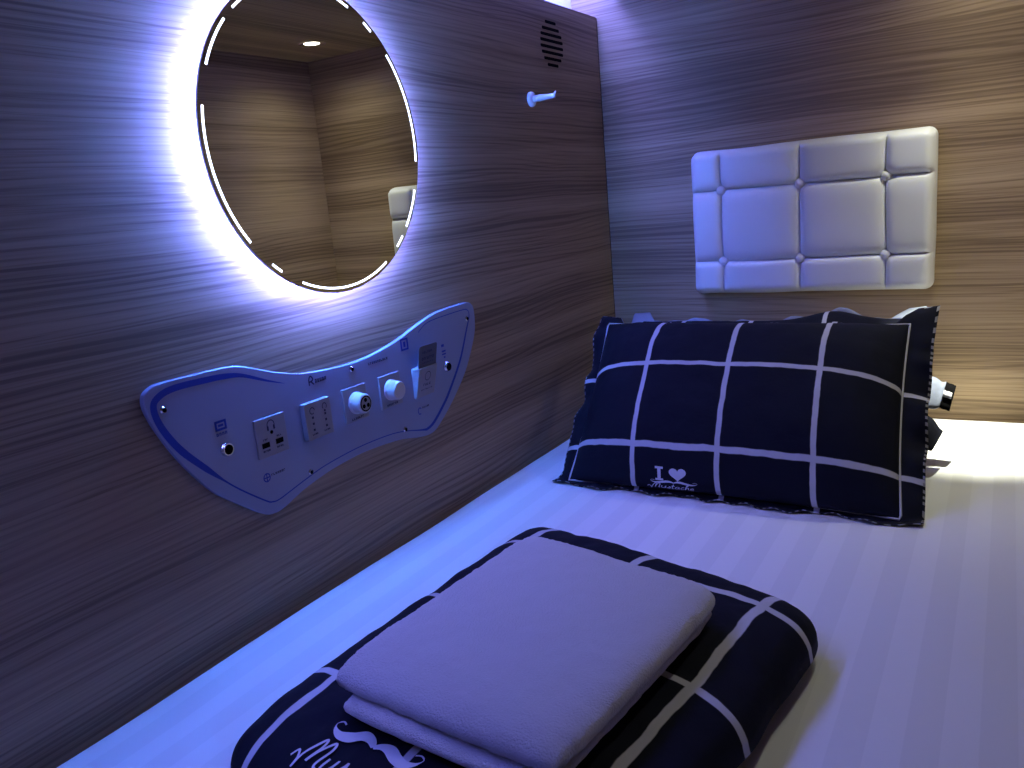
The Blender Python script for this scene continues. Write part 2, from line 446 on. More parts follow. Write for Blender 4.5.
# USB and headphone socket
p = plate('usb_socket', -1.178, .254, .0535, .054, .0028, 'square grey plate with headphone hole and two USB ports'); X0 = PF+.0028
bm = bmesh.new()
ribbon(bm, [Vector((-1.178+.0062*math.cos(a), .2695+.0066*math.sin(a))) for a in [math.radians(-30+240*k/14) for k in range(15)]], .0014, onp(X0+.0003))
add_box(bm, (X0, -1.1848, .2625), (X0+.0003, -1.1822, .2685)); add_box(bm, (X0, -1.1738, .2625), (X0+.0003, -1.1712, .2685))
obj('headphone_symbol', bm, M['print_dark'], p)
obj('headphone_hole', lathe_bm([(X0, 0), (X0, .0026), (X0+.0004, .0026), (X0+.0004, 0)], (0, -1.178, .2592), n=20), M['black'], p)
for y in (-1.191, -1.1665):
    obj('usb_port', box((X0, y-.0065, .2405), (X0+.0005, y+.0065, .2475)), M['black'], p)
    prints('lettering', textrow(y-.004,.2505,.009,.0024,3)+textrow(y-.006,.2350,.013,.0024,4), M['print_dark'], p, X0)
# touch switch: a raised plate
p = plate('switch_plate', -1.093, .2545, .052, .054, .0085, 'raised square switch plate with two columns of symbols'); X0 = PF+.0085
bm = bmesh.new(); F2 = onp(X0+.0003)
ribbon(bm, [Vector((-1.105+.0046*math.cos(k*.38), .2695+.0046*math.sin(k*.38))) for k in range(15)], .0013, F2)
ribbon(bm, [Vector((-1.080+.0042*math.cos(-.9+k*.3), .2705+.0045*math.sin(-.9+k*.3))) for k in range(17)], .0012, F2)
add_box(bm, (X0, -1.0815, .2625), (X0+.0003, -1.0785, .2655))
for y in (-1.105, -1.080):
    for z in (.2595, .2505, .2415):
        add_box(bm, (X0, y-.0016, z-.0016), (X0+.0003, y+.0016, z+.0016))
obj('switch_symbol', bm, M['print_dark'], p)
prints('lettering', textrow(-1.110,.2340,.011,.0022,4)+textrow(-1.086,.2340,.012,.0022,4), M['print_dark'], p, X0)
# round socket on a plate, and a plain dimmer knob
for yc, kind in ((-1.007, 'socket'), (-.923, 'knob')):
    p = plate(kind+'_plate', yc, .2545, .0525, .054, .003, 'square grey plate with a round white '+('three-pin socket' if kind == 'socket' else 'dimmer knob')); X0 = PF+.003
    k = obj('socket_barrel' if kind == 'socket' else 'dimmer_knob', lathe_bm([(X0-.001, 0), (X0-.001, .0172), (X0+.003, .0172), (X0+.004, .0158), (X0+.0175, .0150), (X0+.019, .0136), (X0+.0192, 0)], (0, yc, .2555), n=48), M['white_plastic'], p)
    prints('lettering', textrow(yc-.014,.2305,.028,.0032,7), M['print_dark'], p, X0)
    if kind == 'socket':
        X1 = X0+.0193
        obj('socket_face', lathe_bm([(X1-.0008, 0), (X1-.0008, .0120), (X1+.0002, .0120), (X1+.0002, 0)], (0, yc, .2555), n=36), M['plate'], p)
        bm = bmesh.new()
        lathe(bm, [(X1, .0103), (X1+.0005, .0103), (X1+.0005, .0122), (X1, .0122)], (0, yc, .2555), n=36)
        for a in (90, 215, 325):
            lathe(bm, [(X1+.0002, 0), (X1+.0002, .0033), (X1+.0006, .0033), (X1+.0006, 0)], (0, yc+.0058*math.cos(math.radians(a)), .2555+.0058*math.sin(math.radians(a))), n=16)
        bmesh.ops.recalc_face_normals(bm, faces=bm.faces)
        obj('pin_hole', bm, M['black'], p)
# card holder: a wedge leaning out at the top
bm = bmesh.new()
y0, y1, zb, zt = -.862, -.811, .224, .276
v = [bm.verts.new(q) for q in ((PF-.001,y0,zb),(PF-.001,y1,zb),(PF+.004,y1,zb),(PF+.004,y0,zb),(PF-.001,y0,zt),(PF-.001,y1,zt),(PF+.018,y1,zt),(PF+.018,y0,zt))]
for f in ((3,2,1,0),(4,5,6,7),(0,1,5,4),(1,2,6,5),(2,3,7,6),(3,0,4,7)): bm.faces.new([v[i] for i in f])
bmesh.ops.recalc_face_normals(bm, faces=bm.faces)
p = obj('card_holder', bm, M['plate'], t, label='wedge-shaped card slot holder'); bevel(p, .001, 2)
def slopef(off): return lambda a, b: Vector((PF+.004+(b-zb)/(zt-zb)*.014+off, a, b))
bm = bmesh.new(); F3 = slopef(.0004)
ribbon(bm, [Vector((-.8365+.0075*math.cos(k*.3), .2595+.0075*math.sin(k*.3))) for k in range(22)], .0011, F3)
for a in textrow(-.847,.243,.021,.0042,4)+textrow(-.852,.2355,.032,.0022,9):
    vs = [bm.verts.new(F3(*q)) for q in ((a[0],a[1]),(a[2],a[1]),(a[2],a[3]),(a[0],a[3]))]; bm.faces.new(vs)
obj('holder_print', bm, M['print_dark'], p)
# key card standing in the holder
t = thing('key_card', 'grey key card standing in the wedge card holder of the white panel', 'card', (PF+.010, -.8365, .262))
cs = lambda a, b: Vector((PF+.0105+(b-.262)*.2, a, b))
bm = bmesh.new(); cp = []
for cx_, cz_, a0 in ((-.8145,.3095,0),(-.857,.3095,90)):
    for k in range(6):
        a = math.radians(a0+18*k); cp.append((cx_+.004*math.cos(a), cz_+.004*math.sin(a)))
cp += [(-.861,.2645),(-.8105,.2645)]
A = [bm.verts.new(cs(*q)) for q in cp]; B = [bm.verts.new(cs(*q)+Vector((.0009,0,0))) for q in cp]
bm.faces.new(A[::-1]); bm.faces.new(B)
for i in range(len(A)):
    j = (i+1) % len(A); bm.faces.new((A[i], A[j], B[j], B[i]))
bmesh.ops.recalc_face_normals(bm, faces=bm.faces)
obj('card_body', bm, M['card'], t)
bm = bmesh.new()
for a in textrow(-.852,.3000,.028,.0035,6)+textrow(-.852,.2885,.034,.0048,7)+textrow(-.850,.2825,.03,.0022,9):
    f = lambda y, z: cs(y, z)+Vector((.0011,0,0))
    vs = [bm.verts.new(f(*q)) for q in ((a[0],a[1]),(a[2],a[1]),(a[2],a[3]),(a[0],a[3]))]; bm.faces.new(vs)
obj('card_print', bm, M['print_dark'], t)

# ------------------------------------------------------------------ ceiling downlight seen in the mirror, and an added fill lamp
def downlight(x, y, energy, label, col=(1,1,.80), size=72, blend=.75, fill=None, mid=None):
    t = thing('ceiling_downlight', label, 'light', (x, y, ZC))
    obj('rim', lathe_bm([(0, .020), (-.003, .032), (-.0005, .037), (0, .037)], (x, y, ZC), 'z', 40), M['chrome'], t)
    obj('lens', lathe_bm([(-.0005, 0), (-.0012, .012), (-.0006, .021)], (x, y, ZC), 'z', 40), M['lens'], t)
    l = bpy.data.lights.new('downlight beam', 'SPOT'); l.energy = energy; l.color = col
    l.spot_size = math.radians(size); l.spot_blend = blend; l.shadow_soft_size = .012
    o = bpy.data.objects.new('downlight_beam', l); COL.objects.link(o); o.parent = t; o.location = (0, 0, -.006)
    if fill:
        l = bpy.data.lights.new('downlight glow', 'SPOT'); l.energy = fill; l.color = col
        l.spot_size = math.radians(150); l.spot_blend = .9; l.shadow_soft_size = .016
        o = bpy.data.objects.new('downlight_glow', l); COL.objects.link(o); o.parent = t; o.location = (0, 0, -.006)
    if mid:
        l = bpy.data.lights.new('downlight flood', 'SPOT'); l.energy = mid; l.color = col
        l.spot_size = math.radians(80); l.spot_blend = 1.0; l.shadow_soft_size = .014
        o = bpy.data.objects.new('downlight_flood', l); COL.objects.link(o); o.parent = t; o.location = (0, 0, -.006)
    return t
downlight(.804, -.184, 150.0, 'recessed ceiling downlight above the pillows, reflected in the round mirror', size=27, blend=.95, fill=3.2, mid=7.5)
downlight(.80, -.98, 3.4, 'added fill lamp out of view, built as a downlight above the folded duvet end of the bed', size=112, blend=1.0)  # added lamp outside the frame, supplies neutral fill over bed and walls

# ------------------------------------------------------------------ headboard cushion
HL, HR, HT, HB = .224, .731, .606, .279
seam_x = [HL, .2965, .468, .640, HR]
seam_z = [HB, .3555, .5165, HT]
def tuft():
    bm = bmesh.new(); n = 18
    us = []; vs = []
    for i in range(len(seam_x)-1):
        for k in range(n+(i == len(seam_x)-2)):
            s = -math.cos(math.pi*k/n); us.append((i, s, seam_x[i]+(seam_x[i+1]-seam_x[i])*(s+1)/2))
    for j in range(len(seam_z)-1):
        for k in range(n+(j == len(seam_z)-2)):
            s = -math.cos(math.pi*k/n); vs.append((j, s, seam_z[j]+(seam_z[j+1]-seam_z[j])*(s+1)/2))
    g = []
    for (j, b, z) in vs:
        row = []
        for (i, a, x) in us:
            pa = (1-abs(a)**6); pb = (1-abs(b)**6)
            puff = max(pa*pb, 0)**.32
            d = .030+.020*puff
            ex = min(x-HL, HR-x); ez = min(z-HB, HT-z)
            def edge(e, w=.020):
                e = min(max(e/w, 0), 1); return (1-(1-e)**2.4)**.5
            e = edge(ex)*edge(ez)
            if ex < .012 or ez < .012: d = max(d, .040)
            d = .010+(d-.010)*e
            # buttons pull the cover in
            for bx in seam_x[1:-1]:
                for bz in seam_z[1:-1]:
                    r = math.hypot(x-bx, z-bz); d -= .006*math.exp(-(r/.014)**2)
            jx = .0018*noise.noise(Vector((x*9, z*9, 1))); jz = .0018*noise.noise(Vector((x*9, z*9, 5)))
            rx, rz = x, z; RC = .018
            cx_ = HL+RC if x < HL+RC else HR-RC if x > HR-RC else None; cz_ = HB+RC if z < HB+RC else HT-RC if z > HT-RC else None
            if cx_ and cz_:
                ax, az = x-cx_, z-cz_; hy = math.hypot(ax, az)
                if hy > 1e-9: k_ = max(abs(ax), abs(az))/hy; rx, rz = cx_+ax*k_, cz_+az*k_
            row.append(bm.verts.new((rx+jx, -d, rz+jz)))
        g.append(row)
    for a, b in zip(g, g[1:]):
        for i in range(len(a)-1): bm.faces.new((a[i], a[i+1], b[i+1], b[i]))
    # skirt to the wall
    ring = g[0]+[r[-1] for r in g[1:]]+g[-1][-2::-1]+[r[0] for r in g[-2:0:-1]]
    low = [bm.verts.new((v.co.x, -.0075, v.co.z)) for v in ring]
    for i in range(len(ring)):
        j = (i+1) % len(ring); bm.faces.new((ring[i], low[i], low[j], ring[j]))
    bmesh.ops.recalc_face_normals(bm, faces=bm.faces)
    return bm
t = thing('wall_headboard', 'white tufted leatherette headboard cushion on the back wood wall', 'headboard', ((HL+HR)/2, 0, HB))
obj('backing_board', box((HL+.008, -.0075, HB+.008), (HR-.008, -.0005, HT-.008)), M['white_plastic'], t)
o = obj('upholstery', tuft(), M['leather'], t, smooth=True)
for bz in seam_z[1:-1]:
    for bx in seam_x[1:-1]:
        obj('button', lathe_bm([(-.014, 0), (-.014, .0105), (-.034, .0115), (-.040, .0100), (-.0435, .0065), (-.0445, 0)], (bx, 0, bz), 'y', 28), M['leather'], t, smooth=True)

# ------------------------------------------------------------------ mattress with satin-striped sheet
def sheet_mat():
    m = bpy.data.materials.new('white satin stripe sheet'); m.use_nodes = True
    N = NT(m); b = m.node_tree.nodes['Principled BSDF']
    tc = N.n('ShaderNodeTexCoord'); sp = N.n('ShaderNodeSeparateXYZ'); N.l(tc.outputs['Object'], sp.inputs[0])
    s = N.math('PINGPONG', sp.outputs[0], .031)
    k = N.n('ShaderNodeMapRange'); k.inputs['From Min'].default_value = .015; k.inputs['From Max'].default_value = .016; N.l(s, k.inputs['Value'])
    N.l(N.mix(k.outputs[0], (.72,.73,.74), (.77,.78,.79)), b.inputs['Base Color'])
    r = N.n('ShaderNodeMapRange'); r.inputs['To Min'].default_value = .5; r.inputs['To Max'].default_value = .75; N.l(k.outputs[0], r.inputs['Value'])
    N.l(r.outputs[0], b.inputs['Roughness']); b.inputs['Specular IOR Level'].default_value = .2
    n1 = N.noise(tc.outputs['Object'], 9, 3); bp = N.n('ShaderNodeBump'); bp.inputs['Strength'].default_value = .25; bp.inputs['Distance'].default_value = .008
    N.l(n1, bp.inputs['Height']); N.l(bp.outputs['Normal'], b.inputs['Normal'])
    return m
def slab_profile(e, w):
    e = min(max(e/w, 0), 1); return math.sqrt(max(1-(1-e)**2, 0))
bm = bmesh.new(); nx, ny = 60, 130; X0, X1, Y0, Y1 = .003, .997, YF+.02, -.004
def spaced(a, b, n, w):
    out = []
    for i in range(n+1):
        s = i/n; s = s-.16*math.sin(2*math.pi*s)/(2*math.pi)*3 if False else s
        out.append(a+(b-a)*s)
    ext = [a+w*(1-math.cos(math.pi*k/12)) for k in range(6)]; ext2 = [b-w*(1-math.cos(math.pi*k/12)) for k in range(6)]
    out = [v for v in out if a+w < v < b-w]
    return ext+[a+w]+out+[b-w]+ext2[::-1]
xs = spaced(X0, X1, nx, .022); ys = spaced(Y0, Y1, ny, .022); g = []
for y in ys:
    row = []
    for x in xs:
        e = slab_profile(min(x-X0, X1-x), .022)*slab_profile(min(y-Y0, Y1-y), .022)
        z = -.03+.03*e + (.0016*fbm(x*5, y*4, 2)+.004*(math.exp(-((x-.06)/.05)**2)) * (fbm(y*3, 7.1, 0)))*e
        dx = -.0 if x > X0+.03 else .0035*(1+noise.noise(Vector((y*2.3, 0, 3))))
        row.append(bm.verts.new((x+dx, y, z)))
    g.append(row)
for a, b in zip(g, g[1:]):
    for i in range(len(a)-1): bm.faces.new((a[i], a[i+1], b[i+1], b[i]))
ring = g[0]+[r[-1] for r in g[1:]]+g[-1][-2::-1]+[r[0] for r in g[-2:0:-1]]
low = [bm.verts.new((v.co.x, v.co.y, ZF+.001)) for v in ring]
for i in range(len(ring)):
    j = (i+1) % len(ring); bm.faces.new((ring[i], low[i], low[j], ring[j]))
bm.faces.new(low)
bmesh.ops.recalc_face_normals(bm, faces=bm.faces)
o = obj('mattress', bm, sheet_mat(), None, smooth=True)
tag(o, 'mattress under a white satin-striped sheet filling the floor of the sleeping pod', 'bed')

# ------------------------------------------------------------------ pillows
def set_uv(bm, uvd):
    l = bm.loops.layers.uv.new('UVMap')
    for f in bm.faces:
        for lp in f.loops: lp[l].uv = uvd[lp.vert]

class Pillow:
    def __init__(s, base, W, H, tilt, yaw, roll, front, back, seed, lift=.002):
        s.W, s.H, s.front, s.back, s.seed, s.lift = W, H, front, back, seed, lift; s.shear = 0.0; s.hump = 0.0; s.top = 1.0; s.sag = 0.0; s.low = 1.0
        t = math.radians(tilt)
        U = Vector((1,0,0)); V = Vector((0, math.cos(t), math.sin(t)))
        Rm = Matrix.Rotation(math.radians(yaw), 3, 'Z')
        Nn = U.cross(V)
        Rr = Matrix.Rotation(math.radians(roll), 3, Nn)
        s.U = Rm@(Rr@U); s.V = Rm@(Rr@V); s.N = s.U.cross(s.V)      # U x V = (0,-sin,cos): faces the foot of the bed and up
        s.O = Vector(base)
    def height(s, u, v):
        a = max(1-abs(u)**4.0, 0); b = max(1-abs(v)**(3.0 if v > 0 else 3.8), 0)
        return (a**.62)*(b**.60)
    def pt(s, a, b, side=1, off=0.0):
        """a, b in metres over the fabric from the bottom-left seam corner"""
        u = 2*a/s.W-1; v = 2*b/s.H-1
        h = s.height(min(max(u,-1),1), min(max(v,-1),1))
        # wrinkles gather towards the seams
        e = 1-h
        wr = .0035*fbm(a*16, b*16, s.seed, 2)*h + .006*e*h*fbm(a*34, b*7, s.seed+4, 2) + .004*e*h*fbm(a*9, b*38, s.seed+8, 2)
        T = s.front if side > 0 else s.back
        pin = 1-.025*(1-v*v)*abs(u)
        pinv = 1-.04*(1-u*u)*abs(v)
        P = s.O + s.U*((a-s.W/2)*pin) + s.V*((b-s.H/2)*pinv+s.H/2) + s.N*(side*(T*h+wr)+off)
        P += s.U*s.shear*(.5-b/s.H) + s.V*s.hump*math.exp(-((a-.42)/.06)**2)*(b/s.H)**4
        if side > 0: P.z -= s.sag*h*max(0, -v)**2.5
        if P.z < s.lift: P.z = s.lift+off*.5; P.y -= off*.9
        return P
    def body(s, name, m, parent):
        bm = bmesh.new(); nu, nv = 90, 60; uvd = {}; gs = []
        tu = [s.W*(.5-.5*math.cos(math.pi*i/nu)*(.35)-.5*(1-2*i/nu)*.65) for i in range(nu+1)]
        tv = [s.H*(.5-.5*math.cos(math.pi*i/nv)*(.35)-.5*(1-2*i/nv)*.65) for i in range(nv+1)]
        for side in (1, -1):
            g = []
            for j, b in enumerate(tv):
                row = []
                for i, a in enumerate(tu):
                    edge = i in (0, nu) or j in (0, nv)
                    if side == -1 and edge: v = gs[0][j][i]
                    else: v = bm.verts.new(s.pt(a, b, side)); uvd[v] = (a, b)
                    row.append(v)
                g.append(row)
            gs.append(g)
            for j in range(nv):
                for i in range(nu):
                    q = (g[j][i], g[j][i+1], g[j+1][i+1], g[j+1][i])
                    bm.faces.new(q if side > 0 else q[::-1])
        set_uv(bm, uvd)
        return obj(name, bm, m, parent, smooth=True)
    def perim(s, n):
        """(a, b, outward) round the seam"""
        per = 2*(s.W+s.H); out = []
        for k in range(n):
            d = per*k/n
            if d < s.W: a, b, o = d, 0, (0,-1)
            elif d < s.W+s.H: a, b, o = s.W, d-s.W, (1,0)
            elif d < 2*s.W+s.H: a, b, o = s.W-(d-s.W-s.H), s.H, (0,1)
            else: a, b, o = 0, s.H-(d-2*s.W-s.H), (-1,0)
            # corners: blend the outward direction
            cu = max(0, 1-min(a, s.W-a)/.035); cv = max(0, 1-min(b, s.H-b)/.035)
            ox = o[0]+(1 if a > s.W/2 else -1)*cu*(abs(o[1])); oy = o[1]+(1 if b > s.H/2 else -1)*cv*(abs(o[0]))
            out.append((a, b, ox, oy))
        return out
    def ruffle(s, name, m, parent, width, amp, bend=0.0):
        bm = bmesh.new(); uvd = {}; edge = {}; n = 360; k = 10; rings = []
        for i, (a, b, ox, oy) in enumerate(s.perim(n)):
            P0 = s.pt(min(max(a,0),s.W), min(max(b,0),s.H)); row = []
            ph = i/n*2*math.pi
            for j in range(k+1):
                q = j/k; w = width*q*(1+.2*noise.noise(Vector((ph*3, s.seed, 0))))*(s.top if oy > .5 and abs(ox) < .3 else 1+.3*b/s.H if ox > .5 else s.low if oy < -.5 and abs(ox) < .8 else 1)
                wave = amp*q*(math.sin(ph*15+1.3*math.sin(ph*4+s.seed))*.55+.9*fbm(ph*5.1, s.seed, 1, 2)) - bend*q*q*width
                P = P0+s.U*ox*w+s.V*oy*w+s.N*wave
                if P.z < .002+.002*q: P.z = .002+.003*q*(1+math.sin(ph*40))
                P.y = min(P.y, -.006)
                v = bm.verts.new(P); uvd[v] = (a, b); edge[v] = (i, q); row.append(v)
            rings.append(row)
        for i in range(n):
            A, B = rings[i], rings[(i+1) % n]
            for j in range(k): bm.faces.new((A[j], A[j+1], B[j+1], B[j]))
        set_uv(bm, uvd)
        l2 = bm.loops.layers.uv.new('Edge')
        for f in bm.faces:
            c = [edge[lp.vert] for lp in f.loops]; wrap = max(q[0] for q in c)-min(q[0] for q in c) > n/2
            for lp, q in zip(f.loops, c): lp[l2].uv = ((n if wrap and q[0] == 0 else q[0])/2, q[1])
        o = obj(name, bm, m, parent, smooth=True)
        md = o.modifiers.new('Solidify', 'SOLIDIFY'); md.thickness = .0016; md.offset = 0
        return o, [r[-1].co.copy() for r in []]

grid_p = cloth_grid('navy window-pane cotton', .157, .152, .140, .071, .0090)
grid_r = cloth_grid('navy window-pane ruffle', .157, .152, .140, .071, .0090, trim=(.30,.30,.34))
PW, PH = .578, .365
p1 = Pillow((.434, -.617, .006), PW, PH, 45, -1.5, 0.0, .082, .055, 3.3); p1.shear = .022; p1.top = .35; p1.sag = .062
t = thing('bed_pillow', 'navy white-grid pillow with lettering, in front, leaning on another pillow', 'pillow', (.445, -.58, 0), 'navy grid pillows')
p1.body('pillow_body', grid_p, t)
p1.ruffle('ruffle', grid_r, t, .032, .017, .4)
bm = bmesh.new(); tube(bm, [p1.pt(a, b)+p1.N*.0012 for a, b, _, _ in p1.perim(200)], .0019, 6, True)
obj('piping', bm, M['thread'], t, smooth=True)
# printed words: I, a heart, a moustache and "Mustache" in handwriting
FP = lambda a, b: p1.pt(a, b, 1, .0012)
bm = bmesh.new(); ca, cb = .192, .0215
def poly(pts): fan(bm, [Vector((ca+x*.95, cb+y*.72)) for x, y in pts], FP, 2)
for r in (((-.0078,.0),(.0078,.0),(.0078,.0042),(-.0078,.0042)), ((-.0032,.0042),(.0032,.0042),(.0032,.0238),(-.0032,.0238)), ((-.0078,.0238),(.0078,.0238),(.0078,.028),(-.0078,.028))): poly(r)
heart = []
for k in range(40):
    th = 2*math.pi*k/40
    heart.append((.036+.00105*16*math.sin(th)**3, .0155+.00092*(13*math.cos(th)-5*math.cos(2*th)-2*math.cos(3*th)-math.cos(4*th))))
fan(bm, [Vector((ca+x*.95, cb+y*.72)) for x, y in heart], FP, 4)
obj('printed_words', bm, M['pale'], t, label='pale printed letter I and heart')
def stroke(bm, pts, w, F, org, sc, n=6, shear=.25):
    ribbon(bm, [Vector((org[0]+(p.x+shear*p.y)*sc, org[1]+p.y*sc)) for p in catmull([Vector(q) for q in pts], n)], w, F)
SCRIPT = {  # handwriting as strokes, x-height 1
 'M': [[(-.9,.5),(-.6,.9),(-.1,.4),(0,-.2),(.1,.8),(.5,2.0),(.75,1.6),(.7,.3),(.85,1.2),(1.3,2.0),(1.55,1.5),(1.5,.3),(1.8,.05)]],
 'u': [[(0,1),(.05,.25),(.35,0),(.7,.4),(.8,1),(.8,.2),(1.05,0)]],
 's': [[(0,.1),(.35,.7),(.4,1),(.55,.5),(.45,.05),(.1,.0)]],
 't': [[(.25,1.9),(.2,.3),(.45,0),(.65,.15)],[(-.1,1.2),(.6,1.25)]],
 'a': [[(.75,.8),(.4,1),(.05,.6),(.15,.05),(.5,.1),(.75,.8),(.75,.2),(1.0,.0)]],
 'c': [[(.65,.85),(.35,1),(.05,.5),(.25,0),(.65,.15)]],
 'h': [[(.1,1.0),(.45,1.9),(.3,2.1),(.15,1.2),(.1,0),(.3,.8),(.6,1),(.7,.3),(.95,0)]],
 'e': [[(.05,.4),(.55,.65),(.4,1),(.05,.6),(.2,.05),(.7,.15)]],
}
ADV = {'M':2.0,'u':1.15,'s':.75,'t':.8,'a':1.1,'c':.8,'h':1.05,'e':.8}
def script(bm, word, org, sc, w, F, rot=0.0, shear=.25):
    x = 0; c, s_ = math.cos(rot), math.sin(rot)
    G = lambda a, b: F(org[0]+a*c-b*s_, org[1]+a*s_+b*c)
    for ch in word:
        for st_ in SCRIPT[ch]: stroke(bm, [(x+p[0], p[1]) for p in st_], w, G, (0, 0), sc, 6, shear)
        x += ADV[ch]
bm = bmesh.new(); script(bm, 'Mustache', (.174, .0075), .0094, .0016, lambda a, b: FP(a, .0075+(b-.0075)*.5))
obj('printed_words', bm, M['pale'], t, label='handwritten pale word Mustache')
def moustache(bm, org, w, h, F, rot=0.0):
    c, s_ = math.cos(rot), math.sin(rot)
    for sg in (-1, 1):
        mid = catmull([Vector(q) for q in ((0,.0),(.12,.28),(.28,.30),(.5,-.02),(.72,-.18),(.9,.05),(.97,.42),(.88,.62),(.78,.5))], 6)
        pts = [Vector((sg*p.x*w, p.y*h)) for p in mid]
        pts = [Vector((org[0]+p.x*c-p.y*s_, org[1]+p.x*s_+p.y*c)) for p in pts]
        ribbon(bm, pts, lambda q: h*(.06+.62*math.sin(math.pi*min(q*1.25+.12, 1))**1.2) if q < .8 else h*.10, F)
bm = bmesh.new(); moustache(bm, (.218, .0190), .045, .005, FP)
obj('printed_moustache', bm, M['pale'], t, label='pale printed moustache')

# the second pillow, half hidden behind
grid_q = cloth_grid('navy window-pane cotton behind', .152, .152, .107, .061, .0090)
pale_q = mat('pale grey lining cotton', (.20,.23,.32), .85, bump=(60, .4, .004), sheen=.1)
pale_r = cloth_grid('pale ruffle with black stitches', 9, 9, 5, 5, .001, cloth=(.26,.29,.36))
p2 = Pillow((.414, -.372, .012), .555, .335, 41, 2.0, 0.0, .050, .050, 9.1); p2.top = .25; p2.low = .15; p2.hump = .024
t = thing('bed_pillow', 'pillow with pale ruffle at the back wall, mostly hidden behind the lettered pillow', 'pillow', (.42, -.30, 0), 'navy grid pillows')
p2.body('pillow_body', grid_q, t)
p2.ruffle('ruffle', pale_r, t, .036, .02, .2)[0]['label'] = 'pale grey crumpled ruffle'
def flap(pts_a, pts_b, m, name, label):
    A = catmull(pts_a, 6); B = catmull(pts_b, 6); bm = bmesh.new(); rows = []
    for i in range(len(A)):
        rows.append([bm.verts.new(A[i].lerp(B[i], k/5)+Vector((0, -.006*math.sin(math.pi*k/5), (.0018 if len(A) > 15 else .0004)*math.sin(i*1.1)))) for k in range(6)])
    for a, b in zip(rows, rows[1:]):
        for k in range(5): bm.faces.new((a[k], a[k+1], b[k+1], b[k]))
    o = obj(name, bm, m, t, smooth=True, label=label)
    md = o.modifiers.new('Solidify', 'SOLIDIFY'); md.thickness = .002; md.offset = 0
flap([(.690,-.26,.155),(.730,-.27,.168),(.752,-.28,.150),(.772,-.285,.143)], [(.690,-.33,.075),(.728,-.335,.085),(.742,-.335,.103),(.764,-.325,.106)], pale_q, 'ruffle_fold', 'pale grey crumpled fold of the ruffle')
flap([(.772,-.2845,.143),(.780,-.286,.141),(.788,-.287,.138)], [(.764,-.3245,.106),(.772,-.325,.103),(.780,-.326,.101)], M['black'], 'ruffle_hem', 'black and white striped hem')
flap([(.7700,-.306,.1335),(.776,-.307,.1315),(.783,-.308,.1295)], [(.7685,-.3135,.125),(.775,-.3145,.123),(.782,-.3155,.121)], M['pale'], 'hem_stripe', 'white stripe on the black hem')
flap([(.695,-.32,.118),(.730,-.33,.108),(.752,-.335,.088),(.772,-.34,.066)], [(.695,-.37,.066),(.725,-.385,.060),(.742,-.39,.055),(.758,-.395,.046)], grid_q, 'ruffle_tail', 'navy tail of cloth')


# ------------------------------------------------------------------ folded duvet
DC = [Vector((.242,-.893)), Vector((.705,-1.022)), Vector((.622,-1.61)), Vector((.214,-1.492))]   # back-left, back-right, front-right, front-left
DH = .078
def duvet_xy(s, r):
    """s across (0 left .. 1 right), r from the back (0) to the front (1)"""
    a = DC[0].lerp(DC[1], s); b = DC[3].lerp(DC[2], s)
    return a.lerp(b, r)
def sup(t, p=4.0): return max(1-abs(2*t-1)**p, 0)
def duvet_z(s, r, top=True):
    e = (sup(s, 7)**.5)*(sup(r, 9)**.5)
    P = duvet_xy(s, r)
    if top:
        z = DH*(.38+.62*e) - .006*(1-e)
        z += .005*fbm(P.x*9, P.y*9, 1.7, 3)*e + .003*fbm(P.x*30, P.y*22, 3.1, 2)*e
        z += -.004*math.exp(-((s-.2)/.06)**2)*e
    else:
        z = DH*.38*(1-e)**1.0+.003
    return min(max(z, .003), DH+.006)
bm = bmesh.new(); nu, nv = 84, 96; uvd = {}; gs = []
def cs_(i, n): return .5-.5*(math.cos(math.pi*i/n)*.55+(1-2*i/n)*.45)
for side in (1, 0):
    g = []
    for j in range(nv+1):
        row = []
        for i in range(nu+1):
            edge = i in (0, nu) or j in (0, nv)
            if side == 0 and edge: row.append(gs[0][j][i]); continue
            s = cs_(i, nu); r = cs_(j, nv); P = duvet_xy(s, r)
            # rounded corners and a softly wandering outline
            c = (max(abs(2*s-1), 0)**8)*(max(abs(2*r-1), 0)**8)
            P = P.lerp(duvet_xy(.5, .5), .07*c)
            wv = .004*noise.noise(Vector((P.x*14, P.y*14, 2)))
            v = bm.verts.new((P.x+wv, P.y-wv, duvet_z(s, r, side == 1)))
            uvd[v] = (.46*s + (.06 if side == 0 else 0), .60*r+.045*s)
            row.append(v)
        g.append(row)
    gs.append(g)
    for j in range(nv):
        for i in range(nu):
            q = (g[j][i], g[j+1][i], g[j+1][i+1], g[j][i+1])
            bm.faces.new(q if side else q[::-1])
set_uv(bm, uvd)
t = thing('folded_duvet', 'folded navy duvet with white grid lying on the sheet under the towel', 'duvet', (.43, -1.2, 0))
o = obj('duvet_cover', bm, cloth_grid('navy window-pane duvet', .170, .178, .066, .115, .0100), t, smooth=True)
def locate(x, y):
    s, r = .5, .5
    for _ in range(12):
        P = duvet_xy(s, r); e = Vector((x, y))-P; h = 1e-3
        ds = (duvet_xy(s+h, r)-P)/h; dr = (duvet_xy(s, r+h)-P)/h
        det = ds.x*dr.y-ds.y*dr.x
        s += (e.x*dr.y-e.y*dr.x)/det; r += (ds.x*e.y-ds.y*e.x)/det
    return s, r
def FD(x, y):
    s, r = locate(x, y)
    return Vector((x, y, duvet_z(min(max(s,0),1), min(max(r,0),1))+.0022))
bm = bmesh.new(); script(bm, 'Mus', (.334, -1.4915), .0145, .0026, FD, rot=math.radians(-2))
obj('printed_words', bm, M['pale'], t, label='handwritten pale letters Mus')
bm = bmesh.new(); moustache(bm, (.398, -1.456), .056, .017, FD, math.radians(-6))
obj('printed_moustache', bm, M['pale'], t, label='pale printed moustache')

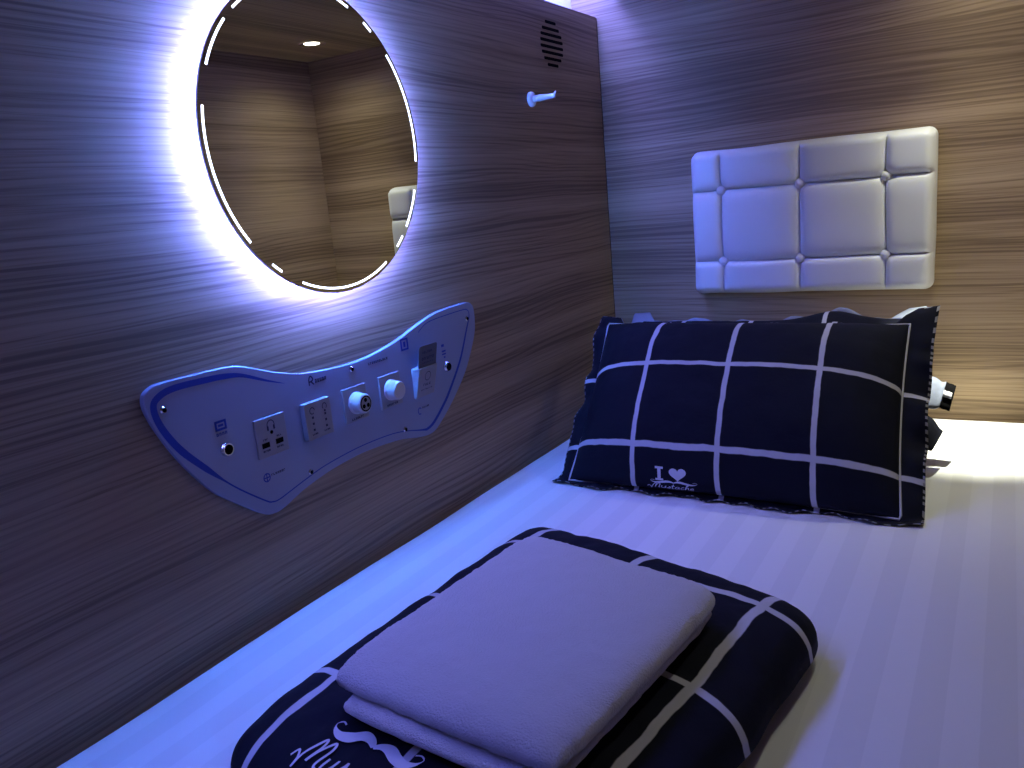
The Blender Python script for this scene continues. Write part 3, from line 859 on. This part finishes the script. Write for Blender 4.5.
# ------------------------------------------------------------------ folded towel
TC = [Vector((.342,-1.072)), Vector((.616,-1.140)), Vector((.580,-1.452)), Vector((.318,-1.425))]
def towel_layer(z0, th, inset, seed, droop=0.0, front=0.0, left=0.0):
    bm = bmesh.new(); nu, nv = 70, 80; gs = []
    def xy(s, r):
        s2 = left+s*(1-left); r2 = r*(1-front)
        a = TC[0].lerp(TC[1], s2); b = TC[3].lerp(TC[2], s2); P = a.lerp(b, r2)
        return P.lerp(TC[0].lerp(TC[2], .5), inset)
    def lean(P): return duvet_z(*[min(max(q, 0), 1) for q in locate(P.x, P.y)])
    for side in (1, 0):
        g = []
        for j in range(nv+1):
            row = []
            for i in range(nu+1):
                edge = i in (0, nu) or j in (0, nv)
                if side == 0 and edge: row.append(gs[0][j][i]); continue
                s = cs_(i, nu); r = cs_(j, nv); P = xy(s, r)
                c = (abs(2*s-1)**9)*(abs(2*r-1)**9); P = P.lerp(xy(.5, .5), .045*c)
                e = (sup(s, 11)**.5)*(sup(r, 14)**.5)
                ground = DH+.0065
                zz = ground+z0+th*.5+(1 if side else -1)*th*.5*e
                zz += (.0030*fbm(P.x*8, P.y*8, seed, 2)+.0012*fbm(P.x*45, P.y*45, seed, 2)) * (1 if side else .3)*e
                if side: zz -= droop*(max(0, (r-.82)/.18)**2) + .3*droop*(max(0, (s-.85)/.15)**2)
                zz +=   .0016*noise.noise(Vector((P.x*300, P.y*330, seed)))*(1 if side else 0)
                row.append(bm.verts.new((P.x+.0015*noise.noise(Vector((P.x*60, P.y*60, seed))), P.y+.0015*noise.noise(Vector((P.x*60, P.y*60, seed+3))), zz)))
            g.append(row)
        gs.append(g)
        for j in range(nv):
            for i in range(nu):
                q = (g[j][i], g[j+1][i], g[j+1][i+1], g[j][i+1])
                bm.faces.new(q if side else q[::-1])
    return bm
terry = mat('pale grey terry', (.53,.51,.52), .95, spec=.1, bump=(520, .9, .0022), sheen=.35)
t = thing('folded_towel', 'pale grey terry towel folded square on top of the navy duvet', 'towel', (.46, -1.27, DH))
obj('towel_fold', towel_layer(.009, .031, .0, 2.2, .005), terry, t, smooth=True, label='upper fold of the towel')
obj('towel_fold', towel_layer(.000, .017, .03, 6.2, .0, -.06, .08), terry, t, smooth=True, label='lower fold of the towel')

# ------------------------------------------------------------------ camera, world, view
cam = bpy.data.cameras.new('camera'); co = bpy.data.objects.new('camera', cam); COL.objects.link(co)
co.location = (.85826, -1.90872, .53253)
co.rotation_euler = (1.350713, .0907108, .5375649)
cam.sensor_width = 36; cam.lens = 810.8315/1024*36; cam.clip_start = .01
SC.camera = co
w = bpy.data.worlds.new('world'); SC.world = w; w.use_nodes = True
w.node_tree.nodes['Background'].inputs[0].default_value = (.05, .055, .08, 1); w.node_tree.nodes['Background'].inputs[1].default_value = .3
SC.view_settings.view_transform = 'Standard'; SC.view_settings.look = 'None'; SC.view_settings.exposure = 0.0
SC.cycles.use_denoising = True
SC.cycles.caustics_reflective = False; SC.cycles.caustics_refractive = False
SC.cycles.sample_clamp_indirect = 4.0
